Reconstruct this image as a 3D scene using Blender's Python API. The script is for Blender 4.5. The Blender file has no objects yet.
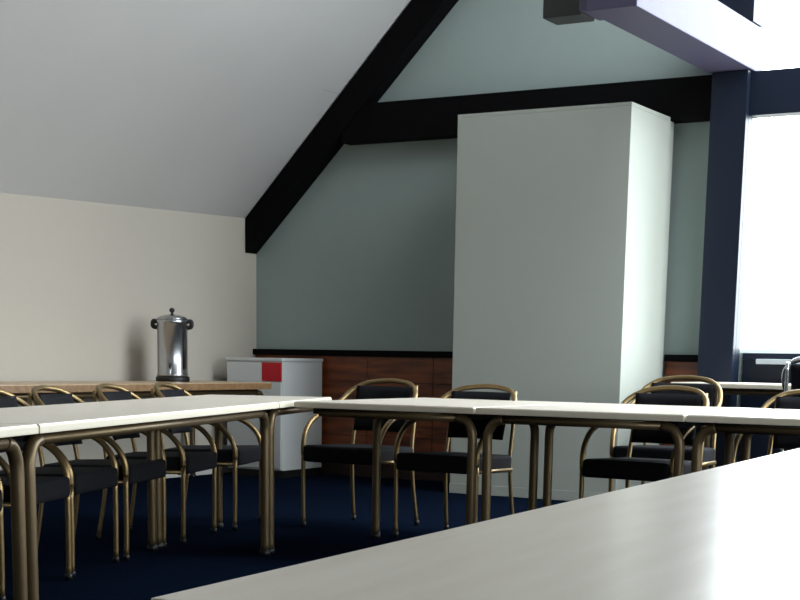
import bpy, bmesh, math, random
from mathutils import Vector, Matrix
random.seed(4)
S = bpy.context.scene
COL = S.collection
PI = math.pi

# ------------------------------------------------------------------ materials
def lin(c):
    c /= 255.0
    return c / 12.92 if c <= 0.04045 else ((c + 0.055) / 1.055) ** 2.4
def rgb(r, g, b): return (lin(r), lin(g), lin(b), 1.0)

def mat(name, col, rough=0.6, metal=0.0, spec=0.5, noise=0.0, nscale=8.0, bump=0.0, bscale=120.0, coat=0.0):
    m = bpy.data.materials.new(name); m.use_nodes = True
    nt = m.node_tree; b = nt.nodes['Principled BSDF']
    b.inputs['Base Color'].default_value = col
    b.inputs['Roughness'].default_value = rough
    b.inputs['Metallic'].default_value = metal
    b.inputs['Specular IOR Level'].default_value = spec
    b.inputs['Coat Weight'].default_value = coat
    tc = nt.nodes.new('ShaderNodeTexCoord')
    if noise:
        n = nt.nodes.new('ShaderNodeTexNoise'); n.inputs['Scale'].default_value = nscale
        n.inputs['Detail'].default_value = 4
        nt.links.new(tc.outputs['Object'], n.inputs['Vector'])
        mx = nt.nodes.new('ShaderNodeMixRGB'); mx.blend_type = 'MIX'
        mx.inputs['Color1'].default_value = tuple(c * (1 - noise) for c in col[:3]) + (1,)
        mx.inputs['Color2'].default_value = tuple(min(1, c * (1 + noise)) for c in col[:3]) + (1,)
        nt.links.new(n.outputs['Fac'], mx.inputs['Fac'])
        nt.links.new(mx.outputs['Color'], b.inputs['Base Color'])
    if bump:
        n2 = nt.nodes.new('ShaderNodeTexNoise'); n2.inputs['Scale'].default_value = bscale
        nt.links.new(tc.outputs['Object'], n2.inputs['Vector'])
        bp = nt.nodes.new('ShaderNodeBump'); bp.inputs['Strength'].default_value = bump
        bp.inputs['Distance'].default_value = 0.01
        nt.links.new(n2.outputs['Fac'], bp.inputs['Height'])
        nt.links.new(bp.outputs['Normal'], b.inputs['Normal'])
    return m

def wood(name, c1, c2, rough, axis_scale=(1, 1, 1), scale=5.0, boards=None, spec=0.5):
    """grain = stretched noise; boards = (width, height) of a panel grid with dark joints"""
    m = mat(name, c1, rough, spec=spec); nt = m.node_tree; b = nt.nodes['Principled BSDF']
    tc = nt.nodes.new('ShaderNodeTexCoord'); mp = nt.nodes.new('ShaderNodeMapping')
    mp.inputs['Scale'].default_value = axis_scale
    nt.links.new(tc.outputs['Object'], mp.inputs['Vector'])
    n = nt.nodes.new('ShaderNodeTexNoise'); n.inputs['Scale'].default_value = scale; n.inputs['Detail'].default_value = 6
    nt.links.new(mp.outputs['Vector'], n.inputs['Vector'])
    r = nt.nodes.new('ShaderNodeValToRGB')
    r.color_ramp.elements[0].position = 0.35; r.color_ramp.elements[0].color = c1
    r.color_ramp.elements[1].position = 0.65; r.color_ramp.elements[1].color = c2
    nt.links.new(n.outputs['Fac'], r.inputs['Fac'])
    nt.links.new(r.outputs['Color'], b.inputs['Base Color'])
    return m

M = {}
M['wall_left'] = mat('warm_white_wall_paint', rgb(182, 174, 164), 0.85, spec=0.25, noise=0.02, bump=0.06)
M['wall_back'] = mat('grey_green_wall_paint', rgb(147, 160, 157), 0.8, spec=0.3, noise=0.03, bump=0.05)
M['wall_plain'] = mat('plain_wall_paint', rgb(190, 186, 178), 0.85, spec=0.25)
M['ceiling'] = mat('white_ceiling_board', rgb(198, 196, 196), 0.9, spec=0.2, noise=0.025, nscale=3, bump=0.05, bscale=60)
M['box_paint'] = mat('pale_green_grey_paint', rgb(172, 176, 169), 0.42, spec=0.5, noise=0.015)
M['carpet'] = mat('navy_carpet', rgb(13, 21, 36), 1.0, spec=0.0, noise=0.25, nscale=90, bump=0.4, bscale=350)
M['black_wood'] = mat('black_stained_timber', rgb(6, 5, 7), 0.8, spec=0.1, noise=0.25, nscale=14, bump=0.12, bscale=30)
M['navy_wood'] = mat('dark_navy_painted_timber', rgb(11, 21, 38), 0.42, spec=0.4, noise=0.2, nscale=10, bump=0.08, bscale=30)  # navy paint; on the right tie beam it stands in for window glare
M['lilac_wood'] = mat('pale_lilac_painted_timber', rgb(86, 82, 110), 0.55, noise=0.08, nscale=9, bump=0.08, bscale=40)
M['panel'] = wood('red_brown_wood_panelling', rgb(78, 33, 12), rgb(140, 70, 28), 0.4, (0.8, 1, 7), 3.0)
M['panel_dark'] = mat('dark_panel_joint', rgb(38, 18, 10), 0.6)
M['cream_top'] = wood('cream_laminate', rgb(236, 225, 211), rgb(243, 233, 221), 0.28, (1, 8, 8), 3.0, spec=0.5)
M['cream_edge'] = mat('cream_laminate_edge', rgb(205, 196, 178), 0.45, noise=0.04)
M['oak_top'] = wood('light_oak_laminate', rgb(178, 152, 122), rgb(196, 172, 142), 0.4, (8, 1, 8), 3.0)
M['oak_edge'] = wood('oak_edge', rgb(122, 92, 62), rgb(142, 110, 78), 0.5, (8, 1, 8), 3.0)
M['brass'] = mat('bronze_tube', rgb(140, 118, 82), 0.38, metal=0.8, noise=0.1, nscale=20)
M['bronze_leg'] = mat('brown_bronze_tube', rgb(98, 82, 58), 0.42, metal=0.6, noise=0.12, nscale=16)
M['dark_metal'] = mat('dark_metal', rgb(34, 32, 32), 0.5, metal=0.3)
M['black_rubber'] = mat('black_plastic', rgb(14, 14, 15), 0.5)
M['seat_cloth'] = mat('near_black_seat_cloth', rgb(15, 15, 21), 0.85, spec=0.2, noise=0.15, nscale=120, bump=0.2, bscale=300)
M['chrome'] = mat('pale_chrome', rgb(214, 216, 218), 0.22, metal=0.9)
M['steel'] = mat('brushed_steel', rgb(178, 180, 184), 0.24, metal=0.95, noise=0.05, nscale=30)
M['white_paint'] = mat('white_frame_paint', rgb(225, 228, 228), 0.5)
M['skirting'] = mat('white_skirting_paint', rgb(205, 203, 198), 0.6)
M['grey_ledge'] = mat('pale_grey_ledge_paint', rgb(150, 158, 164), 0.5)
M['cab_white'] = mat('white_cabinet_enamel', rgb(208, 210, 210), 0.4, noise=0.02)
M['red'] = mat('red_panel', rgb(190, 18, 34), 0.5)
M['grey_steel'] = mat('dark_grey_steel', rgb(58, 62, 62), 0.5, metal=0.3, noise=0.1)

def glass_mat():
    m = bpy.data.materials.new('clear_window_glass'); m.use_nodes = True
    nt = m.node_tree; nt.nodes.clear()
    o = nt.nodes.new('ShaderNodeOutputMaterial'); t = nt.nodes.new('ShaderNodeBsdfTransparent')
    g = nt.nodes.new('ShaderNodeBsdfGlossy'); g.inputs['Roughness'].default_value = 0.02
    t.inputs['Color'].default_value = (0.96, 0.98, 0.98, 1)
    mx = nt.nodes.new('ShaderNodeMixShader'); mx.inputs['Fac'].default_value = 0.05
    nt.links.new(t.outputs[0], mx.inputs[1]); nt.links.new(g.outputs[0], mx.inputs[2])
    nt.links.new(mx.outputs[0], o.inputs['Surface'])
    return m
M['glass'] = glass_mat()

# ------------------------------------------------------------------ mesh builder
class MB:
    def __init__(self): self.bm = bmesh.new()
    def box(self, x0, x1, y0, y1, z0, z1, bev=0.0, rot=None, seg=2):
        t = bmesh.new(); bmesh.ops.create_cube(t, size=1.0)
        for v in t.verts:
            v.co = Vector(((x0 + x1) / 2 + v.co.x * (x1 - x0), (y0 + y1) / 2 + v.co.y * (y1 - y0), (z0 + z1) / 2 + v.co.z * (z1 - z0)))
        if bev: bmesh.ops.bevel(t, geom=t.edges[:], offset=bev, segments=seg, profile=0.7, affect='EDGES')
        if rot is not None: bmesh.ops.transform(t, matrix=rot, verts=t.verts)
        self._add(t); return self
    def prism(self, poly, axis, a, b):
        """extrude a 2-D polygon along an axis: 'y' poly=(x,z), 'x' poly=(y,z), 'z' poly=(x,y)"""
        def p(u, v, w): return {'y': (u, w, v), 'x': (w, u, v), 'z': (u, v, w)}[axis]
        bm = self.bm
        A = [bm.verts.new(p(u, v, a)) for u, v in poly]; B = [bm.verts.new(p(u, v, b)) for u, v in poly]
        n = len(poly)
        fs = [bm.faces.new(A), bm.faces.new(B[::-1])]
        for i in range(n): fs.append(bm.faces.new((A[i], B[i], B[(i + 1) % n], A[(i + 1) % n])))
        bmesh.ops.recalc_face_normals(bm, faces=fs); return self
    def tube(self, pts, r, n=10, smooth=0, closed=False):
        pts = [Vector(p) for p in pts]
        if smooth: pts = catmull(pts, smooth)
        bm = self.bm; rings = []; N = len(pts); up = None
        for i, p in enumerate(pts):
            t = (pts[min(i + 1, N - 1)] - pts[max(i - 1, 0)]).normalized()
            if up is None:
                up = Vector((0, 0, 1)) if abs(t.z) < 0.9 else Vector((1, 0, 0))
            s = t.cross(up).normalized(); up = s.cross(t).normalized()
            rr = r[i * (len(r) - 1) // max(1, N - 1)] if isinstance(r, (list, tuple)) else r
            rings.append([bm.verts.new(p + (s * math.cos(2 * PI * k / n) + up * math.sin(2 * PI * k / n)) * rr) for k in range(n)])
        fs = []
        for a, b in zip(rings, rings[1:]):
            for k in range(n): fs.append(bm.faces.new((a[k], a[(k + 1) % n], b[(k + 1) % n], b[k])))
        fs.append(bm.faces.new(rings[0][::-1])); fs.append(bm.faces.new(rings[-1]))
        for f in fs[:-2]: f.smooth = True
        bmesh.ops.recalc_face_normals(bm, faces=fs); return self
    def lathe(self, prof, cx=0, cy=0, n=32):
        bm = self.bm; rings = []
        for r, z in prof:
            rings.append([bm.verts.new((cx + r * math.cos(2 * PI * k / n), cy + r * math.sin(2 * PI * k / n), z)) for k in range(n)])
        fs = []
        for a, b in zip(rings, rings[1:]):
            for k in range(n):
                f = bm.faces.new((a[k], a[(k + 1) % n], b[(k + 1) % n], b[k])); f.smooth = True; fs.append(f)
        fs.append(bm.faces.new(rings[0][::-1])); fs.append(bm.faces.new(rings[-1]))
        bmesh.ops.recalc_face_normals(bm, faces=fs); return self
    def _add(self, t):
        me = bpy.data.meshes.new('tmp'); t.to_mesh(me); t.free(); self.bm.from_mesh(me); bpy.data.meshes.remove(me)
    def build(self, name, m, parent=None, loc=None):
        me = bpy.data.meshes.new(name); self.bm.to_mesh(me); self.bm.free()
        me.materials.append(m)
        o = bpy.data.objects.new(name, me); COL.objects.link(o)
        if parent: o.parent = parent
        if loc: o.location = loc
        return o

def catmull(p, k):
    q = [p[0] * 2 - p[1]] + p + [p[-1] * 2 - p[-2]]; out = []
    for i in range(1, len(q) - 2):
        for j in range(k):
            t = j / k; a, b, c, d = q[i - 1:i + 3]
            out.append(0.5 * ((2 * b) + (c - a) * t + (2 * a - 5 * b + 4 * c - d) * t * t + (3 * b - a - 3 * c + d) * t ** 3))
    out.append(p[-1]); return out

def tag(o, label, cat, group=None):
    o['label'] = label; o['category'] = cat
    if group: o['group'] = group
    return o
def struct(o): o['kind'] = 'structure'; return o
def thing(name, label, cat, loc, rz=0.0, group=None):
    o = bpy.data.objects.new(name, None); COL.objects.link(o)
    o.location = loc; o.rotation_euler = (0, 0, rz); o.empty_display_size = 0.1
    return tag(o, label, cat, group)
def dup(o, parent=None):
    c = o.copy(); COL.objects.link(c)
    if parent: c.parent = parent
    for ch in list(o.children): dup(ch, c)
    return c

# ------------------------------------------------------------------ room shell
# corner of left wall and gable wall = origin; the gable (back) wall runs along +X at y = 0, the room lies at y < 0
KNEE = 2.065; RX = 4.60; RW = 9.20; YF = -12.6; TH = 0.22
RIDGE = KNEE + RX
struct(MB().box(-0.2, RW + 0.2, YF - 0.2, 0.2, -0.12, 0.0).build('floor', M['carpet']))
SAG = 0.024                                  # the old left slope drops slightly away from the gable
struct(MB().prism([(YF, 0), (TH, 0), (TH, KNEE + 0.05), (YF, KNEE + 0.05 + SAG * YF)], 'x', -0.2, 0.0).build('wall_left', M['wall_left']))

# gable wall, pieces around two windows (lower strip and upper lights), all one wall
W1 = (4.12, 8.80, 1.03, 2.66); W2 = (4.17, 6.60, 2.89, 4.25)
b = MB()
b.prism([(0, 0), (4.05, 0), (4.05, KNEE + 4.05), (0, KNEE)], 'y', 0, TH)
b.prism([(4.05, 0), (RW, 0), (RW, W1[2]), (4.05, W1[2])], 'y', 0, TH)
b.prism([(4.05, W1[2]), (W1[0], W1[2]), (W1[0], W1[3]), (4.05, W1[3])], 'y', 0, TH)
b.prism([(W1[1], W1[2]), (RW, W1[2]), (RW, KNEE), (W1[1], KNEE + RW - W1[1] - 0.05 if False else KNEE + (RW - W1[1]))], 'y', 0, TH)
b.prism([(4.05, W1[3]), (W1[1], W1[3]), (W1[1], W2[2]), (4.05, W2[2])], 'y', 0, TH)
b.prism([(4.05, W2[2]), (W2[0], W2[2]), (W2[0], W2[3]), (4.05, W2[3])], 'y', 0, TH)
b.prism([(W2[1], W2[2]), (W1[1], W2[2]), (RW - (W2[3] - KNEE), W2[3]), (W2[1], W2[3])], 'y', 0, TH)
b.prism([(4.05, W2[3]), (RW - (W2[3] - KNEE), W2[3]), (RX, RIDGE), (4.05, KNEE + 4.05)], 'y', 0, TH)
struct(b.build('wall_back', M['wall_back']))

def slab_with_holes(to3, u0, u1, v0, v1, holes, name, m, t=0.2):
    """a slab on plane coords (u,v) with rectangular openings, thickness t along +w"""
    us = sorted({u0, u1, *[h[0] for h in holes], *[h[1] for h in holes]})
    vs = sorted({v0, v1, *[h[2] for h in holes], *[h[3] for h in holes]})
    bm = bmesh.new()
    def solid(i, j):
        if not (0 <= i < len(us) - 1 and 0 <= j < len(vs) - 1): return False
        cu = (us[i] + us[i + 1]) / 2; cv = (vs[j] + vs[j + 1]) / 2
        return not any(h[0] < cu < h[1] and h[2] < cv < h[3] for h in holes)
    vd = {}
    def V(i, j, k):
        if (i, j, k) not in vd: vd[(i, j, k)] = bm.verts.new(to3(us[i], vs[j], k * t))
        return vd[(i, j, k)]
    for i in range(len(us) - 1):
        for j in range(len(vs) - 1):
            if not solid(i, j): continue
            for k in (0, 1): bm.faces.new([V(i, j, k), V(i + 1, j, k), V(i + 1, j + 1, k), V(i, j + 1, k)])
            for (di, dj, e) in ((-1, 0, ((i, j), (i, j + 1))), (1, 0, ((i + 1, j), (i + 1, j + 1))), (0, -1, ((i, j), (i + 1, j))), (0, 1, ((i, j + 1), (i + 1, j + 1)))):
                if not solid(i + di, j + dj):
                    (a, c), (d, f) = e
                    bm.faces.new([V(a, c, 0), V(d, f, 0), V(d, f, 1), V(a, c, 1)])
    bmesh.ops.recalc_face_normals(bm, faces=bm.faces)
    me = bpy.data.meshes.new(name); bm.to_mesh(me); bm.free(); me.materials.append(m)
    o = bpy.data.objects.new(name, me); COL.objects.link(o); return struct(o)

# right-hand wall with a row of low windows, wall behind the viewer
RWIN = [(-9.2, -5.2, 0.90, 1.95), (-4.8, -0.5, 0.60, 1.98)]
slab_with_holes(lambda u, v, w: (RW + w, u, v), YF, TH, 0, KNEE + 0.05, RWIN, 'wall_right', M['wall_plain'])
b = MB(); b.prism([(0, 0), (RW, 0), (RW, KNEE), (RX, RIDGE), (0, KNEE)], 'y', YF - 0.2, YF)
struct(b.build('wall_front', M['wall_plain']))
# two ceiling slopes; unseen roof light added on the right to brighten the room
q = 1 / math.sqrt(2)
L = RX / q + 0.0
slab_with_holes(lambda u, v, w: (v * q - w * q, u, KNEE + v * q + w * q + SAG * u), YF - 0.1, TH, -0.25, L + 0.3, [], 'ceiling', M['ceiling'])
ROOF_ADDED = [(-3.0, -0.4, 0.4, 5.6)]  # added opening, out of view, sized for the light it lets in
slab_with_holes(lambda u, v, w: (RW - v * q + w * q, u, KNEE + v * q + w * q), YF - 0.1, TH, -0.25, L, ROOF_ADDED, 'ceiling_right', M['ceiling'])
# faint joints of the ceiling boards: thin cover strips across the left slope
v = 1.28
o = MB().box(-0.002, 0.002, YF, -0.17, -0.002, 0.002).build('trim_20', M['grey_ledge'])
o.matrix_world = Matrix(((q, 0, -q, v * q), (0, 1, 0, 0), (q, SAG, q, KNEE + v * q), (0, 0, 0, 1))); struct(o)

# windows
def window(name, x0, x1, z0, z1, mull, y=0.06):
    f = MB(); t = 0.028
    f.box(x0, x1, y, y + 0.07, z0, z0 + t, 0.004); f.box(x0, x1, y, y + 0.07, z1 - t, z1, 0.004)
    f.box(x0, x0 + t, y, y + 0.07, z0 + t, z1 - t, 0.004); f.box(x1 - t, x1, y, y + 0.07, z0 + t, z1 - t, 0.004)
    for m_ in mull: f.box(m_ - 0.03, m_ + 0.03, y, y + 0.07, z0 + t, z1 - t, 0.004)
    o = struct(f.build(name, M['white_paint']))
    g = MB().box(x0 + t, x1 - t, y + 0.03, y + 0.036, z0 + t, z1 - t).build('pane', M['glass'], o)
    return o
window('window_1', *W1, (5.6, 7.1))
window('window_2', *W2, (5.45,))
n = 3
for (u0, u1, v0, v1) in RWIN:
    t = 0.04; x = RW + 0.08; f = MB()
    f.box(x, x + 0.06, u0, u1, v0, v0 + t); f.box(x, x + 0.06, u0, u1, v1 - t, v1)
    for yy in (u0, (u0 + u1) / 2 - t / 2, u1 - t): f.box(x, x + 0.06, yy, yy + t, v0 + t, v1 - t)
    o = struct(f.build('window_%d' % n, M['white_paint'])); n += 1
    MB().box(x + 0.03, x + 0.036, u0 + t, u1 - t, v0 + t, v1 - t).build('pane', M['glass'], o)
for (u0, u1, v0, v1) in ROOF_ADDED:
    f = MB(); t = 0.05
    f.box(u0, u1, v0, v0 + t, 0.05, 0.13); f.box(u0, u1, v1 - t, v1, 0.05, 0.13)
    f.box(u0, u0 + t, v0 + t, v1 - t, 0.05, 0.13); f.box(u1 - t, u1, v0 + t, v1 - t, 0.05, 0.13)
    o = f.build('window_%d' % n, M['white_paint']); n += 1  # frame of the unseen roof light added for brightness
    g = MB().box(u0 + t, u1 - t, v0 + t, v1 - t, 0.09, 0.096).build('pane', M['glass'], o)
    mt = Matrix(((0, -q, q, RW), (1, 0, 0, 0), (0, q, q, KNEE), (0, 0, 0, 1)))
    o.matrix_world = mt; struct(o)

# skirting, dado rail, panelling, ledge under the window
struct(MB().box(0.0, 0.018, YF, 0.0, 0.0, 0.11, 0.004).build('baseboard_left', M['skirting']))
struct(MB().box(0.02, RW, -0.018, 0.0, 0.0, 0.10, 0.004).build('baseboard_back', M['panel_dark']))
struct(MB().box(0.0, 2.33, -0.055, 0.0, 0.965, 1.012, 0.006).build('trim_1', M['black_wood']))
struct(MB().box(3.63, 3.92, -0.055, 0.0, 0.965, 1.012, 0.006).build('trim_2', M['black_wood']))
def panelling(name, x0, x1, xs, zs, m, mj):
    p = MB()
    for xa, xb in zip(xs, xs[1:]):
        for za, zb in zip(zs, zs[1:]): p.box(xa + 0.003, xb - 0.003, -0.020, -0.006, za + 0.003, zb - 0.003, 0.002)
    o = struct(p.build(name, m))
    MB().box(x0, x1, -0.006, 0.0, zs[0], zs[-1]).build('backing', mj, o); return o
panelling('trim_3', 0.0, 2.33, (0.0, 0.45, 1.11, 1.72, 2.33), (0.10, 0.33, 0.55, 0.76, 0.965), M['panel'], M['panel_dark'])
panelling('trim_4', 3.63, 3.91, (3.63, 3.91), (0.10, 0.33, 0.55, 0.76, 0.965), M['panel'], M['panel_dark'])
struct(MB().box(4.20, RW, -0.02, 0.0, 0.10, 0.985, 0.004).build('trim_5', M['navy_wood']))
struct(MB().box(4.20, RW, -0.03, 0.0, 0.985, 1.03, 0.004).build('trim_6', M['navy_wood']))
struct(MB().box(4.33, RW, -0.14, -0.03, 0.955, 0.99, 0.005).build('trim_7', M['grey_ledge']))

# ------------------------------------------------------------------ timber frame
def rz(x): return 1.765 + 0.975 * x
o = MB().prism([(0.005, KNEE - 0.28), (4.05, rz(4.05)), (4.05, KNEE + 4.0), (0.005, KNEE - 0.006)], 'y', -0.16, -0.002).build('roof_rafter', M['black_wood'])
tag(o, 'black sloping roof rafter climbing the gable wall along the ceiling', 'beam')
o = MB().box(0.92, 4.06, -0.14, -0.002, 2.60, 2.885, 0.006).build('tie_beam', M['black_wood'])
tag(o, 'black horizontal tie beam crossing the wall above the boxed column', 'beam')
o = MB().box(4.062, RW - 1.2, -0.14, -0.002, 2.60, 2.885, 0.006).build('window_header_beam', M['navy_wood'])  # tie beam's right stretch, its window glare painted in as navy timber
tag(o, 'dark navy beam running between the lower and the upper bright window', 'beam')
p = MB(); p.box(3.935, 4.185, -0.20, -0.142, 0.0, 2.885, 0.006)
p.box(3.935, 4.185, -0.142, -0.056, 0.0, 2.598, 0.0)
o = tag(p.build('timber_post', M['navy_wood']), 'thick dark navy upright timber post left of the bright window', 'post')
o = tag(MB().box(3.92, 4.20, -0.20, -0.004, 3.19, 5.90, 0.006).build('king_post', M['navy_wood']), 'dark upper post standing above the pale gallery beam at the top edge', 'post')
g = thing('gallery_beam', 'pale lilac painted beam jutting into the room from the dark post top', 'beam', (4.05, -1.1, 2.89))
MB().box(-0.152, 0.152, -1.12, 1.09, 0.0, 0.288, 0.006).build('beam_timber', M['lilac_wood'], g)
c = MB().box(-0.45, -0.212, -1.06, -0.86, 0.0, 0.24, 0.008)
o = c.build('cross_beam', M['grey_steel'], g); o['label'] = 'short dark grey cross beam end'
MB().box(-0.21, -0.154, -1.09, -0.80, 0.015, 0.28, 0.004).build('fixing_plate', M['lilac_wood'], g)

# boxed column
bx = thing('boxed_column', 'tall pale grey-green boxed column standing against the gable wall', 'column', (2.985, -0.425, 0))
MB().box(-0.645, 0.645, -0.42, 0.36, 0.0, 2.60, 0.004).build('casing', M['box_paint'], bx)
MB().box(-0.645, 0.645, -0.42, 0.36, 2.601, 2.625, 0.002).build('top_trim', M['box_paint'], bx)
MB().box(-0.648, 0.648, -0.423, 0.36, 0.0, 0.07, 0.003).build('plinth', M['box_paint'], bx)

# ------------------------------------------------------------------ tables
def table(name, label, cat, loc, rzz, lx, ly, top, edge, legm, H=0.74, group=None, inset=0.035, iny=0.06, inr=None, bend=True, legs=None, T=0.03, lr=0.022):
    t = thing(name, label, cat, loc, rzz, group)
    MB().box(-lx / 2 + 0.004, lx / 2 - 0.004, -ly / 2 + 0.004, ly / 2 - 0.004, H - 0.006, H, 0.003).build('tabletop', top, t)
    MB().box(-lx / 2, lx / 2, -ly / 2, ly / 2, H - T, H - 0.004, 0.005).build('edge_band', edge, t)
    ix = lx / 2 - inset; yy = {-1: -ly / 2 + iny, 1: ly / 2 - (inr or iny)}
    zr = H - T - 0.024
    for s in (-1, 1):
        MB().tube([(-ix + 0.08, yy[s], zr), (ix - 0.08, yy[s], zr)], lr * 0.85).build('rail', legm, t)
    MB().box(-ix + 0.02, ix - 0.02, yy[-1] + 0.03, yy[1] - 0.03, zr - 0.006, H - T, 0.0).build('under_frame', M['dark_metal'], t)
    for sx in (-1, 1):
        for sy in (-1, 1):
            if legs and (sx, sy) not in legs: continue
            x, y = sx * ix, yy[sy]
            lg = MB().tube([(x, y, 0.012), (x, y, 0.25), (x, y, 0.5), (x, y, zr - 0.085), (x - sx * 0.010, y, zr - 0.045),
                            (x - sx * 0.036, y, zr - 0.012), (x - sx * 0.08, y, zr)], lr, 12, 6).build('leg', legm, t)
            MB().lathe([(lr * 1.15, 0.0), (lr * 1.2, 0.012), (lr * 1.1, 0.03)], x, y, 14).build('foot_cap', M['black_rubber'], lg)
    return t

ROWY = -4.25; DEP = 1.28
ang = math.atan2(0.944, -0.33)              # along-edge direction of the splayed left wing
D = Vector((-0.33, 0.944, 0)); N = Vector((-0.944, -0.33, 0))
WD = 0.70
def wing(a0, a1, w=WD):                   # centre of a table lying from a0 to a1 along the wing's inner edge
    P = Vector((4.238, -6.951, 0)) + D * ((a0 + a1) / 2) + N * (w / 2); return P
g_conf = 'cream conference tables round the room'
w0 = wing(-1.6, -0.01)
table('conference_table', 'cream-topped conference table cut off by the left edge of the photo', 'table', w0, ang, 1.59, WD, M['cream_top'], M['cream_edge'], M['bronze_leg'], group=g_conf)
table('conference_table', 'long cream-topped conference table in front of the urn, left wing of the ring', 'table', wing(0.0, 2.68), ang, 2.68, WD, M['cream_top'], M['cream_edge'], M['bronze_leg'], group=g_conf)
table('conference_table', 'cream corner table behind the far end of the long left wing table', 'table', wing(2.69, 3.73), ang, 1.04, WD, M['cream_top'], M['cream_edge'], M['bronze_leg'], group=g_conf, legs=((1, 1), (-1, -1), (-1, 1)))
xs = [(3.32, 4.32, 'cream-topped conference table in the far row, before the white cabinet and wood panelling'),
      (4.33, 5.33, 'cream-topped conference table in the far row, before the boxed column and dark post'),
      (5.34, 6.38, 'cream-topped conference table at the right end of the far row, before the window')]
for x0, x1, lab in xs:
    table('conference_table', lab, 'table', ((x0 + x1) / 2, ROWY + DEP / 2, 0), 0, x1 - x0, DEP, M['cream_top'], M['cream_edge'], M['bronze_leg'], group=g_conf, iny=0.06, inr=0.55, legs=((-1, 1), (1, -1), (1, 1)) if x0 < 3.4 else None)
fg0 = Vector((6.681, -9.353, 0)); fg1 = Vector((6.43, -6.35, 0))
dv = (fg1 - fg0).normalized(); nv = Vector((dv.y, -dv.x, 0)); ln = 3.9; wd = 0.85
fc = fg0 + dv * ln / 2 + nv * wd / 2
table('conference_table', 'big cream conference table filling the foreground at lower right', 'table', fc, math.atan2(dv.y, dv.x), ln, wd, M['cream_top'], M['cream_edge'], M['bronze_leg'], group=g_conf)
table('serving_table', 'light oak side table along the left wall with the steel urn on it', 'table', (0.45, -3.22, 0), PI / 2, 4.5, 0.80, M['oak_top'], M['oak_edge'], M['bronze_leg'], H=0.757, T=0.05)
table('window_table', 'pale side table under the window behind the dark post', 'table', (5.28, -0.60, 0), 0, 2.5, 0.74, M['cream_top'], M['cream_edge'], M['bronze_leg'], H=0.83)

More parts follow.
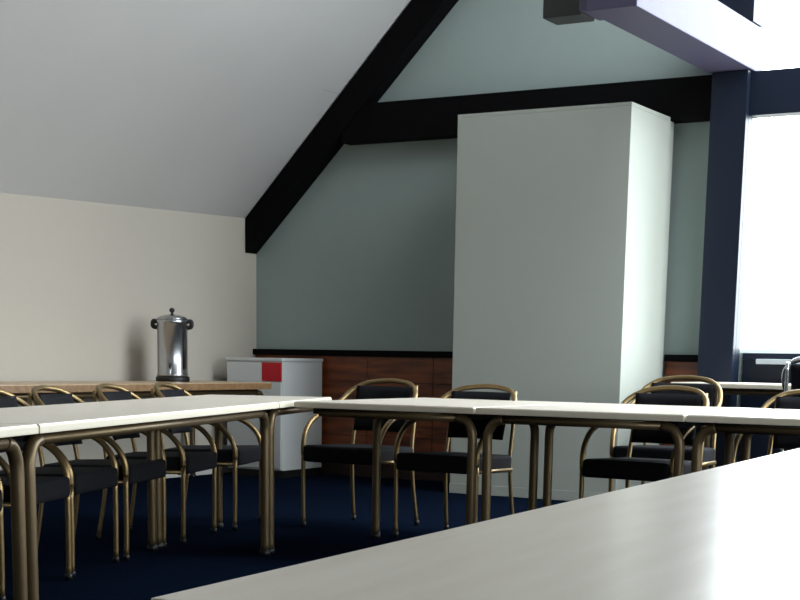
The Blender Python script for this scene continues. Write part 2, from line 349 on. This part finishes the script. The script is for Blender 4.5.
# ------------------------------------------------------------------ chairs (face -Y)
GCH = 'bronze tube chairs round the tables'
def make_chair(label, frame):
    t = thing('conference_chair', label, 'chair', (0, 0, 0), 0, GCH)
    W = 0.25; r = 0.0125
    for s in (-1, 1):
        lg = MB().tube([(s * W, -0.225, 0.01), (s * W, -0.228, 0.2), (s * W, -0.228, 0.42)], r, 10, 4).build('leg', frame, t)
        MB().lathe([(0.015, 0), (0.016, 0.02), (0.014, 0.03)], s * W, -0.225, 12).build('foot_cap', M['black_rubber'], lg)
        lg = MB().tube([(s * (W - 0.03), 0.25, 0.01), (s * (W - 0.04), 0.215, 0.25), (s * (W - 0.045), 0.205, 0.44),
                        (s * (W - 0.05), 0.235, 0.62), (s * (W - 0.06), 0.268, 0.815)], r * 0.9, 10, 5).build('leg', frame, t)
        MB().lathe([(0.014, 0), (0.015, 0.02), (0.013, 0.03)], s * (W - 0.03), 0.25, 12).build('foot_cap', M['black_rubber'], lg)
    half = [(W, -0.228, 0.42), (W + 0.002, -0.226, 0.48), (W + 0.006, -0.20, 0.545), (W + 0.008, -0.14, 0.605), (W + 0.008, -0.04, 0.648),
            (W + 0.004, 0.07, 0.682), (W - 0.006, 0.145, 0.72), (W - 0.03, 0.21, 0.775), (W - 0.09, 0.26, 0.817), (W - 0.16, 0.282, 0.832), (0, 0.294, 0.838)]
    path = half + [(-x, y, z) for x, y, z in half[-2::-1]]
    MB().tube(path, 0.0145, 10, 5).build('arm_hoop', frame, t)
    sr = MB()
    for s in (-1, 1): sr.tube([(s * (W - 0.004), -0.22, 0.39), (s * (W - 0.035), 0.205, 0.38)], r * 0.9)
    sr.tube([(-W + 0.01, -0.20, 0.385), (W - 0.01, -0.20, 0.385)], r * 0.9); sr.tube([(-W + 0.05, 0.20, 0.38), (W - 0.05, 0.20, 0.38)], r * 0.9)
    sr.build('seat_frame', frame, t)
    # seat cushion: rounded, dished slab, narrower at the back
    sb = MB(); sb.box(-0.24, 0.24, -0.25, 0.215, 0.378, 0.472, 0.026, seg=4)
    for v in sb.bm.verts:
        k = (v.co.y + 0.245) / 0.46
        v.co.x *= 1 - 0.10 * k; v.co.z -= 0.014 * k
        if v.co.z > 0.43: v.co.z += 0.012 * (1 - (v.co.x / 0.24) ** 2)
    for f in sb.bm.faces: f.smooth = True
    sb.build('seat', M['seat_cloth'], t)
    # curved back pad between the rear uprights
    bb = bmesh.new(); nx, nz = 14, 8; fr, bk = [], []
    for j in range(nz + 1):
        for i in range(nx + 1):
            u = i / nx * 2 - 1; w_ = j / nz; z = 0.545 + 0.262 * w_
            wx = 0.186 * (1 - 0.06 * (1 - w_)); y = 0.222 + 0.055 * w_ - 0.035 * u * u - 0.006
            e = max(abs(u) ** 6, abs(2 * w_ - 1) ** 6); th = 0.017 * (1 - 0.75 * e)
            fr.append(bb.verts.new((u * wx, y - th - 0.012, z))); bk.append(bb.verts.new((u * wx, y + th - 0.012, z)))
    def q_(L_, j, i): return L_[j * (nx + 1) + i]
    for j in range(nz):
        for i in range(nx):
            bb.faces.new([q_(fr, j, i), q_(fr, j, i + 1), q_(fr, j + 1, i + 1), q_(fr, j + 1, i)])
            bb.faces.new([q_(bk, j, i), q_(bk, j + 1, i), q_(bk, j + 1, i + 1), q_(bk, j, i + 1)])
    for j in range(nz):
        for i in (0, nx): bb.faces.new([q_(fr, j, i), q_(bk, j, i), q_(bk, j + 1, i), q_(fr, j + 1, i)])
    for i in range(nx):
        for j in (0, nz): bb.faces.new([q_(fr, j, i), q_(bk, j, i), q_(bk, j, i + 1), q_(fr, j, i + 1)])
    bmesh.ops.recalc_face_normals(bb, faces=bb.faces)
    for f in bb.faces: f.smooth = True
    m = MB(); m.bm.free(); m.bm = bb; m.build('backrest', M['seat_cloth'], t)
    return t

R = math.radians
side = math.atan2(0.944, 0.33)              # facing the left wing: front (-Y) turned towards (+0.944, +0.33)
def face(dx, dy): return math.atan2(dx, -dy)
def front(px, py, fx, fy):                  # chair whose front edge is centred on (px, py), facing (fx, fy)
    l = math.hypot(fx, fy); return (px - 0.245 * fx / l, py - 0.245 * fy / l, 0), face(fx, fy)
def wchair(a, pp=0.66):
    P = Vector((4.238, -6.951, 0)) + D * a + N * pp; return front(P.x, P.y, 0.944, 0.33)
spots = [
    (front(3.00, -3.35, -0.02, -1), 'bronze tube chair behind the far row, before the brown panelling'),
    (front(3.68, -3.47, -0.05, -1), 'bronze tube chair behind the far row, before the left half of the boxed column'),
    (front(4.69, -3.31, -0.08, -1), 'bronze tube chair behind the far row, at the boxed column\'s right edge, nearer of two'),
    (((4.52, -2.26, 0), face(0.05, -1)), 'bronze tube chair standing farther back, just behind another chair by the column edge'),
    (front(5.47, -3.25, 0.0, -1), 'bronze tube chair behind the far row, below the window, its back above the table'),
    (wchair(0.71, 0.60), 'bronze tube chair at the left wing table, leftmost, cut off by the photo\'s edge'),
    (wchair(1.34, 0.60), 'bronze tube chair at the left wing table, second from the left edge of the photo'),
    (wchair(1.92, 0.62), 'bronze tube chair at the left wing table, third from the left, left of the urn'),
    (wchair(2.50, 0.60), 'bronze tube chair at the far end of the left wing table, below the steel urn'),
    (wchair(3.18, 0.56), 'bronze tube chair at the corner table, just right of the urn'),
    (wchair(3.86, 0.50), 'bronze tube chair at the corner table, right in front of the white cabinet'),
]
proto = make_chair('', M['brass'])
for i, ((loc, a), lab) in enumerate(spots):
    c = proto if i == 0 else dup(proto)
    c.location = loc; c.rotation_euler = (0, 0, a); c['label'] = lab
    if i < 2: c.scale = (1.0, 1.0, (0.985, 0.968)[i])
    if i == 3: c.scale = (1.0, 1.0, 1.04)
    if i >= 5: c.scale = (1.0, 1.0, 0.94)
ch = make_chair('pale chrome framed chair at the right edge, before the window ledge', M['chrome'])
ch.location = (5.12, -1.15, 0); ch.rotation_euler = (0, 0, PI); ch.scale = (1.0, 1.0, 1.19)
ch.name = 'window_chair'; del ch['group']

# ------------------------------------------------------------------ urn
ur = thing('water_urn', 'tall stainless steel hot water urn on the side table by the left wall', 'urn', (0.36, -1.545, 0.757))
MB().lathe([(0.118, 0.0), (0.122, 0.006), (0.122, 0.03), (0.112, 0.036)]).build('base_ring', M['black_rubber'], ur)
MB().lathe([(0.112, 0.034), (0.112, 0.05), (0.108, 0.06), (0.108, 0.40), (0.113, 0.405), (0.113, 0.425), (0.105, 0.43)]).build('body', M['steel'], ur)
ld = MB().lathe([(0.110, 0.428), (0.108, 0.438), (0.09, 0.450), (0.05, 0.462), (0.012, 0.466)]).build('lid', M['steel'], ur)
MB().lathe([(0.010, 0.464), (0.008, 0.475), (0.018, 0.485), (0.020, 0.497), (0.012, 0.508), (0.002, 0.511)], n=18).build('knob', M['black_rubber'], ld)
a0 = R(32)                                    # handles face across the view
for s in (-1, 1):
    hb = MB(); dx, dy = math.cos(a0) * s, math.sin(a0) * s
    hb.tube([(dx * 0.105, dy * 0.105, 0.415), (dx * 0.132, dy * 0.132, 0.418), (dx * 0.139, dy * 0.139, 0.402), (dx * 0.134, dy * 0.134, 0.380), (dx * 0.107, dy * 0.107, 0.374)], 0.016, 10, 5)
    hb.build('handle', M['black_rubber'], ur)
fx, fy = math.sin(a0), -math.cos(a0)
tp = MB().tube([(fx * 0.10, fy * 0.10, 0.085), (fx * 0.155, fy * 0.155, 0.085), (fx * 0.165, fy * 0.165, 0.07), (fx * 0.165, fy * 0.165, 0.045)], 0.010, 10, 4).build('tap', M['steel'], ur)
MB().tube([(fx * 0.15, fy * 0.15, 0.09), (fx * 0.15, fy * 0.15, 0.125)], 0.008, 8).build('lever', M['black_rubber'], tp)
gx, gy = math.cos(a0 - R(35)), math.sin(a0 - R(35))
MB().tube([(gx * 0.112, gy * 0.112, 0.09), (gx * 0.112, gy * 0.112, 0.34)], 0.010, 8).build('level_gauge', M['dark_metal'], ur)

ur.scale = (1.03, 1.03, 1.05)

# ------------------------------------------------------------------ white cabinet in the corner
cb = thing('storage_cabinet', 'low white cabinet with a red panel in the far corner under the dado rail', 'cabinet', (0.43, -0.34, 0))
MB().box(-0.255, 0.275, -0.285, 0.28, 0.06, 0.915, 0.006).build('body', M['cab_white'], cb)
MB().box(-0.265, 0.285, -0.305, 0.28, 0.915, 0.94, 0.006).build('worktop', M['cab_white'], cb)
MB().box(-0.24, 0.26, -0.25, 0.27, 0.0, 0.06).build('plinth', M['dark_metal'], cb)
dr = MB().box(-0.252, 0.085, -0.302, -0.286, 0.075, 0.905, 0.004).build('door', M['cab_white'], cb)
MB().tube([(0.05, -0.302, 0.62), (0.05, -0.325, 0.625), (0.05, -0.325, 0.735), (0.05, -0.302, 0.74)], 0.006, 8).build('handle', M['steel'], dr)
o = MB().box(0.09, 0.272, -0.302, -0.286, 0.76, 0.905, 0.004).build('drawer_front', M['red'], cb); o['label'] = 'red panel'
MB().box(0.09, 0.272, -0.302, -0.286, 0.075, 0.752, 0.004).build('drawer_front', M['cab_white'], cb)

# ------------------------------------------------------------------ daylight
w = bpy.data.worlds.new('overcast_sky'); S.world = w; w.use_nodes = True
nt = w.node_tree; bg = nt.nodes['Background']; bg.inputs['Strength'].default_value = 13.0
tc = nt.nodes.new('ShaderNodeTexCoord'); sp = nt.nodes.new('ShaderNodeSeparateXYZ'); rp = nt.nodes.new('ShaderNodeValToRGB')
rp.color_ramp.elements[0].position = 0.46; rp.color_ramp.elements[0].color = (0.22, 0.23, 0.22, 1)   # ground below the horizon
rp.color_ramp.elements[1].position = 0.52; rp.color_ramp.elements[1].color = (0.92, 0.97, 1.0, 1)    # bright overcast sky
mr = nt.nodes.new('ShaderNodeMapRange'); mr.inputs['From Min'].default_value = -1
nt.links.new(tc.outputs['Generated'], sp.inputs[0]); nt.links.new(sp.outputs['Z'], mr.inputs['Value'])
nt.links.new(mr.outputs[0], rp.inputs['Fac']); nt.links.new(rp.outputs['Color'], bg.inputs['Color'])
def portal(name, loc, rot, sx, sy):
    l = bpy.data.lights.new(name, 'AREA'); l.shape = 'RECTANGLE'; l.size = sx; l.size_y = sy
    l.cycles.is_portal = True
    o = bpy.data.objects.new(name, l); COL.objects.link(o); o.location = loc; o.rotation_euler = rot
portal('daylight_portal', ((W1[0] + W1[1]) / 2, 0.2, (W1[2] + W1[3]) / 2), (-PI / 2, 0, 0), W1[1] - W1[0], W1[3] - W1[2])
portal('daylight_portal', ((W2[0] + W2[1]) / 2, 0.2, (W2[2] + W2[3]) / 2), (-PI / 2, 0, 0), W2[1] - W2[0], W2[3] - W2[2])
for (u0, u1, v0, v1) in RWIN: portal('daylight_portal', (RW + 0.18, (u0 + u1) / 2, (v0 + v1) / 2), (0, PI / 2, 0), v1 - v0, u1 - u0)
for (u0, u1, v0, v1) in ROOF_ADDED:  # daylight through the added roof light
    vm = (v0 + v1) / 2; portal('daylight_portal', (RW - vm * q + 0.16 * q, (u0 + u1) / 2, KNEE + vm * q + 0.16 * q), (0, PI / 4, 0), v1 - v0, u1 - u0)

# ------------------------------------------------------------------ camera
yaw = R(30.5); pitch = math.atan(1500 / 8300.0); roll = 0.0165
F = Vector((-math.sin(yaw), math.cos(yaw), 0)); Rt = Vector((math.cos(yaw), math.sin(yaw), 0)); Uz = Vector((0, 0, 1))
Fp = F * math.cos(pitch) - Uz * math.sin(pitch); Up = Uz * math.cos(pitch) + F * math.sin(pitch)
Rr = Rt * math.cos(roll) + Up * math.sin(roll); Ur = Up * math.cos(roll) - Rt * math.sin(roll)
cam = bpy.data.cameras.new('camera'); co = bpy.data.objects.new('camera', cam); COL.objects.link(co)
mw = Matrix.Identity(4)
for i in range(3): mw[i][0] = Rr[i]; mw[i][1] = Ur[i]; mw[i][2] = -Fp[i]
mw[0][3], mw[1][3], mw[2][3] = 7.57, -10.4, 0.96
co.matrix_world = mw
cam.sensor_width = 36; cam.lens = 1500 / 800 * 36; cam.shift_y = (628.58 - 300) / 800; cam.clip_start = 0.05
S.camera = co
vs = S.view_settings; vs.view_transform = 'Standard'; vs.look = 'None'; vs.gamma = 1; vs.use_curve_mapping = False
vs.exposure = 0.0
